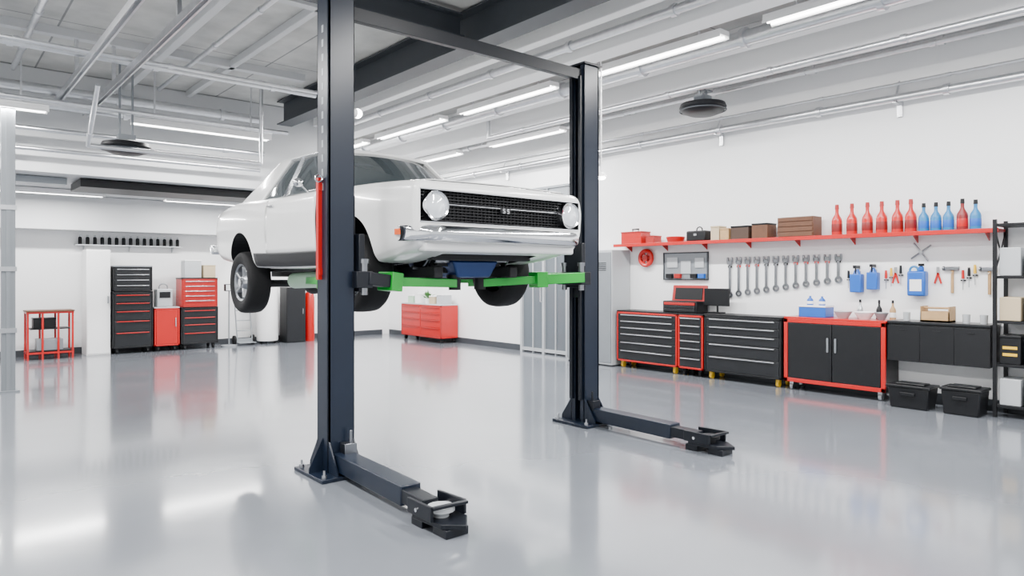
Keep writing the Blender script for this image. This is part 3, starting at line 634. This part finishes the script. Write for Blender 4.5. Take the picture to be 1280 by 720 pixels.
t = thing('hand_truck', 'grey tubular steel hand truck with black wheels', 'hand truck', (5.39, 15.35, 0))
b = B()
for q in (-.16, .16): b.cyl((q, -.02, .12), (q, .2, 1.15), .014)
b.cyl((-.16, .2, 1.15), (.16, .2, 1.15), .014)
for k in range(4): b.cyl((-.16, .02+.045*k, .3+.22*k), (.16, .02+.045*k, .3+.22*k), .01)
b.box((0, -.12, .05), (.36, .22, .012)).box((0, -.01, .09), (.36, .012, .09)); b.obj('frame', M_grey, t)
for q in (-.2, .2): B().cyl((q-.02, .05, .10), (q+.02, .05, .10), .10, seg=24).obj('wheel', M_tire, t)
cabinet('tool_cabinet', 'wide red roller tool cabinet with many drawers near the corner', 'tool cabinet', (8.95, 13.45, 0), -90, 1.65, .44, .86, [(1, [1, 1, 1.2, 1.4]), (1, [1, 1, 1.2, 1.4])], M_red, M_red, M_redd, top=M_lgrey, handle=M_redd)
for k, (y, m) in enumerate(((14.05, M_pgreen), (13.75, M_white), (13.15, M_beige), (12.85, M_lgrey))):
    crate('parts_box', 'small storage box on the red tool cabinet', 'box', (8.95, y, .86), .22, .26, .16+.04*(k % 2), m, M_white, grp='boxes on the red cabinet')
t = thing('potted_plant', 'small leafy green plant in a white pot', 'plant', (8.92, 13.45, .86))
B().lathe([(0, 0), (.06, 0), (.08, .12), (.07, .12), (0, .10)]).obj('pot', M_white, t)
b = B()
for k in range(26):
    a = random.uniform(0, 6.28); el = random.uniform(.2, 1.3); L = random.uniform(.12, .24); d = Vector((math.cos(a)*math.cos(el), math.sin(a)*math.cos(el), math.sin(el)))
    p = Vector((0, 0, .11)); q = p+d*L; sd = Vector((-math.sin(a), math.cos(a), 0))*.02; mid = p+d*L*.6+Vector((0, 0, .02))
    vs = [b.bm.verts.new(v) for v in (p, mid+sd, q, mid-sd)]; b.bm.faces.new(vs)
b.obj('foliage', M_leaf, t)

# ------------------------------------------------------------------ ceiling services
def pipe(label, pts, r, m=M_galv, coup=1.5, grp=None, name='conduit_pipe', cat='pipe'):
    t = thing(name, label, cat, pts[0], 0, grp); o = Vector(pts[0]); b = B()
    P = [Vector(p)-o for p in pts]
    for a, q in zip(P, P[1:]):
        b.cyl(a, q, r, seg=12); L = (q-a).length; d = (q-a).normalized(); s = coup*.5
        while s < L-.05:
            b.cyl(a+d*(s-.03), a+d*(s+.03), r*1.35, seg=12); s += coup
    for q in P[1:-1]: b.sph(q, r*1.02, seg=10)
    b.obj('pipe_run', m, t)
    return t
pipe('galvanised conduit running under the ceiling along the wall', [(8.90, -3.9, 4.22), (8.90, 15.69, 4.22)], .05)
pipe('galvanised conduit running along the upper wall', [(9.06, -3.9, 3.68), (9.06, 15.69, 3.68)], .05)
pipe('galvanised conduit running under the ceiling along the wall', [(8.62, -3.9, 4.12), (8.62, 11, 4.12), (8.62, 11.2, 4.44)], .03)
pipe('thin galvanised conduit along the upper wall', [(9.1, -3.9, 3.86), (9.1, 15.69, 3.86)], .018)
pipe('large silver ventilation pipe hung between ceiling beams', [(7.25, -3.9, 4.26), (7.25, 15.69, 4.26)], .09, name='ventilation_pipe')
pipe('silver pipe hung between ceiling beams', [(5.9, -3.9, 4.25), (5.9, 15.69, 4.25)], .05)
pipe('galvanised pipe hung below the ceiling beams', [(7.8, -3.9, 3.99), (7.8, 9.8, 3.99), (7.8, 9.8, 4.45)], .035)
for k, (y, z, r_) in enumerate(((11.6, 3.55, .035), (11.3, 3.85, .06), (10.6, 3.75, .03), (9.6, 4.15, .04), (11.8, 3.3, .03), (8.9, 4.0, .025), (11.75, 4.15, .07))):
    pipe('pale galvanised pipe crossing below the ceiling', [(-2.99, y, z), (4.4, y, z)], r_, M_galv, grp='pipes crossing the ceiling')
for X, z, r_ in ((.95, 4.32, .035), (2.75, 4.34, .03), (.55, 4.32, .04)):
    pipe('galvanised pipe running under the concrete ceiling', [(X, -3.9, z), (X, 11.5, z)], r_)
pipe('bent galvanised pipe dropping from the ceiling', [(1.65, 9.75, 3.85), (1.65, 10.4, 3.2), (3.9, 10.4, 3.2), (3.9, 10.4, 4.45)], .028)
for y in (2.5, 5, 7.5, 10):
    t = thing('pipe_hanger', 'steel hanger strap fixed to the ceiling', 'bracket', (8.90, y, 4.165), 0, 'pipe hangers')
    B().box((0, .057, .167), (.03, .005, .335)).box((0, 0, -.003), (.03, .12, .006)).box((0, -.057, .167), (.03, .005, .335)).obj('strap', M_galv, t)
    t = thing('pipe_bracket', 'steel wall bracket holding a conduit', 'bracket', (9.16, y+.9, 3.62), 0, 'pipe brackets')
    B().box((.02, 0, .1), (.03, .06, .5)).box((-.08, 0, 0), (.18, .04, .01)).beam((-.15, 0, .0), (.01, 0, .30), .02, .01).obj('strap', M_galv, t)
for X, z in ((1.45, 3.95), (1.85, 3.9)):
    t = thing('garage_door_track', 'galvanised overhead garage door track', 'door track', (X, 5.0, z))
    B().box((0, 2.4, .04), (.06, 9.0, .006)).box((-.03, 2.4, 0), (.006, 9.0, .08)).box((.03, 2.4, 0), (.006, 9.0, .08)).box((.02, 2.4, -.04), (.02, 9.0, .006)).obj('track_channel', M_galv, t)
    for y in (-1, 2, 4.9): B().box((0, y, .3), (.04, .04, .55)).obj('track_hanger', M_galv, t)
t = thing('door_track_post', 'silver vertical door track post standing on the floor', 'post', (.865, 11.1, 0))
B().box((0, 0, 1.85), (.14, .012, 3.7)).box((-.07, .04, 1.85), (.012, .09, 3.7)).box((.07, .04, 1.85), (.012, .09, 3.7)).box((0, -.014, 1.85), (.05, .02, 3.7)).obj('channel', M_grey, t); B().box((0, .03, .01), (.24, .2, .02)).obj('base_plate', M_grey, t)
for z in (.8, 1.6, 2.4): B().box((0, -.02, z), (.18, .03, .06)).obj('bracket', M_steel, t)
def speaker(loc, up):
    t = thing('ceiling_speaker', 'round black pendant ceiling speaker', 'speaker', loc)
    B().lathe([(0, -.09), (.18, -.08), (.28, -.04), (.32, .02), (.30, .07), (.18, .10), (0, .11)], seg=32).obj('housing', M_black, t)
    B().torus((0, 0, -.02), .312, .010, seg=32).obj('rim', M_beam, t)
    B().box((-.08, 0, (up+.1)/2), (.025, .025, up-.1)).box((.08, 0, (up+.1)/2), (.025, .025, up-.1)).box((0, 0, .14), (.22, .14, .10)).box((0, 0, up-.01), (.3, .12, .02)).obj('mount', M_grey, t)
speaker((8.25, 5.6, 3.82), .27); speaker((2.2, 10.95, 3.30), 1.2)
def lamp(x, y, z, L=2.2, W=120, drop=.2, axis='Y'):
    t = thing('ceiling_light', 'white linear fluorescent ceiling light', 'ceiling light', (x, y, z), 0 if axis == 'Y' else 90, 'linear ceiling lights')
    B().box((0, 0, .05), (.18, L, .06)).box((.09, 0, .02), (.01, L, .06)).box((-.09, 0, .02), (.01, L, .06)).obj('housing', M_white, t, bevel=.004)
    for q in (-.04, .04): B().cyl((q, -L/2+.03, .005), (q, L/2-.03, .005), .015, seg=10).obj('tube', M_emit, t)
    if drop:
        for q in (-.35, .35): B().box((0, L*q, .08+drop/2), (.02, .02, drop)).obj('hanger', M_galv, t)
    l = bpy.data.lights.new('lamp_light', 'AREA'); l.shape = 'RECTANGLE'; l.size = .16; l.size_y = L; l.energy = W; l.color = (1, .99, .975)
    o = bpy.data.objects.new('lamp_glow', l); COL.objects.link(o); o.parent = t; o.location = (0, 0, -.02)
for y in (0, 2.7, 5.4, 8.1, 10.8, 13.5): lamp(6.75, y, 4.15, W=200, drop=.27)
for y in (-1.5, 2.0): lamp(3.9, y, 4.2, W=185, drop=.22)  # lamp at negative y is out of view, added for frontal light
for y in (-1, 2.2, 5.4, 8.2): lamp(.2, y, 4.2, W=210, drop=.22)  # the one behind the camera is an unseen lamp added as frontal light
lamp(3.3, 11.1, 3.7, 2.0, 120, .72, 'X'); lamp(0.3, 11.1, 3.7, 2.0, 170, .72, 'X')
lamp(1.6, 14.2, 2.92, 1.8, 130, 0, 'X'); lamp(4.4, 14.2, 2.92, 1.8, 90, 0, 'X')
lamp(8.4, 9.5, 4.0, 2.0, 75, .42); lamp(8.4, 12.5, 4.0, 2.0, 75, .42)
t = thing('flood_light', 'small bright round pendant lamp', 'lamp', (6.5, 5.9, 2.75))
B().cyl((0, 0, 0), (0, 0, .06), .08, .05, seg=20).cyl((0, 0, .06), (0, 0, 1.73), .008, seg=8).obj('housing', M_white, t); B().sph((0, 0, -.005), .06, (1, 1, .5)).obj('bulb', M_bulb, t)

# ------------------------------------------------------------------ world + camera
w = bpy.data.worlds.new('w'); bpy.context.scene.world = w; w.use_nodes = True
bg = w.node_tree.nodes['Background']; bg.inputs[0].default_value = (.93, .96, 1, 1); bg.inputs[1].default_value = 1.2
cd = bpy.data.cameras.new('camera'); cam = bpy.data.objects.new('camera', cd); COL.objects.link(cam)
cam.location = (0, 0, 1.53); cam.rotation_euler = (R(90), 0, R(-40.45)); cd.sensor_width = 36; cd.lens = 24.38; cd.shift_y = -.0133; cd.clip_end = 200
bpy.context.scene.camera = cam
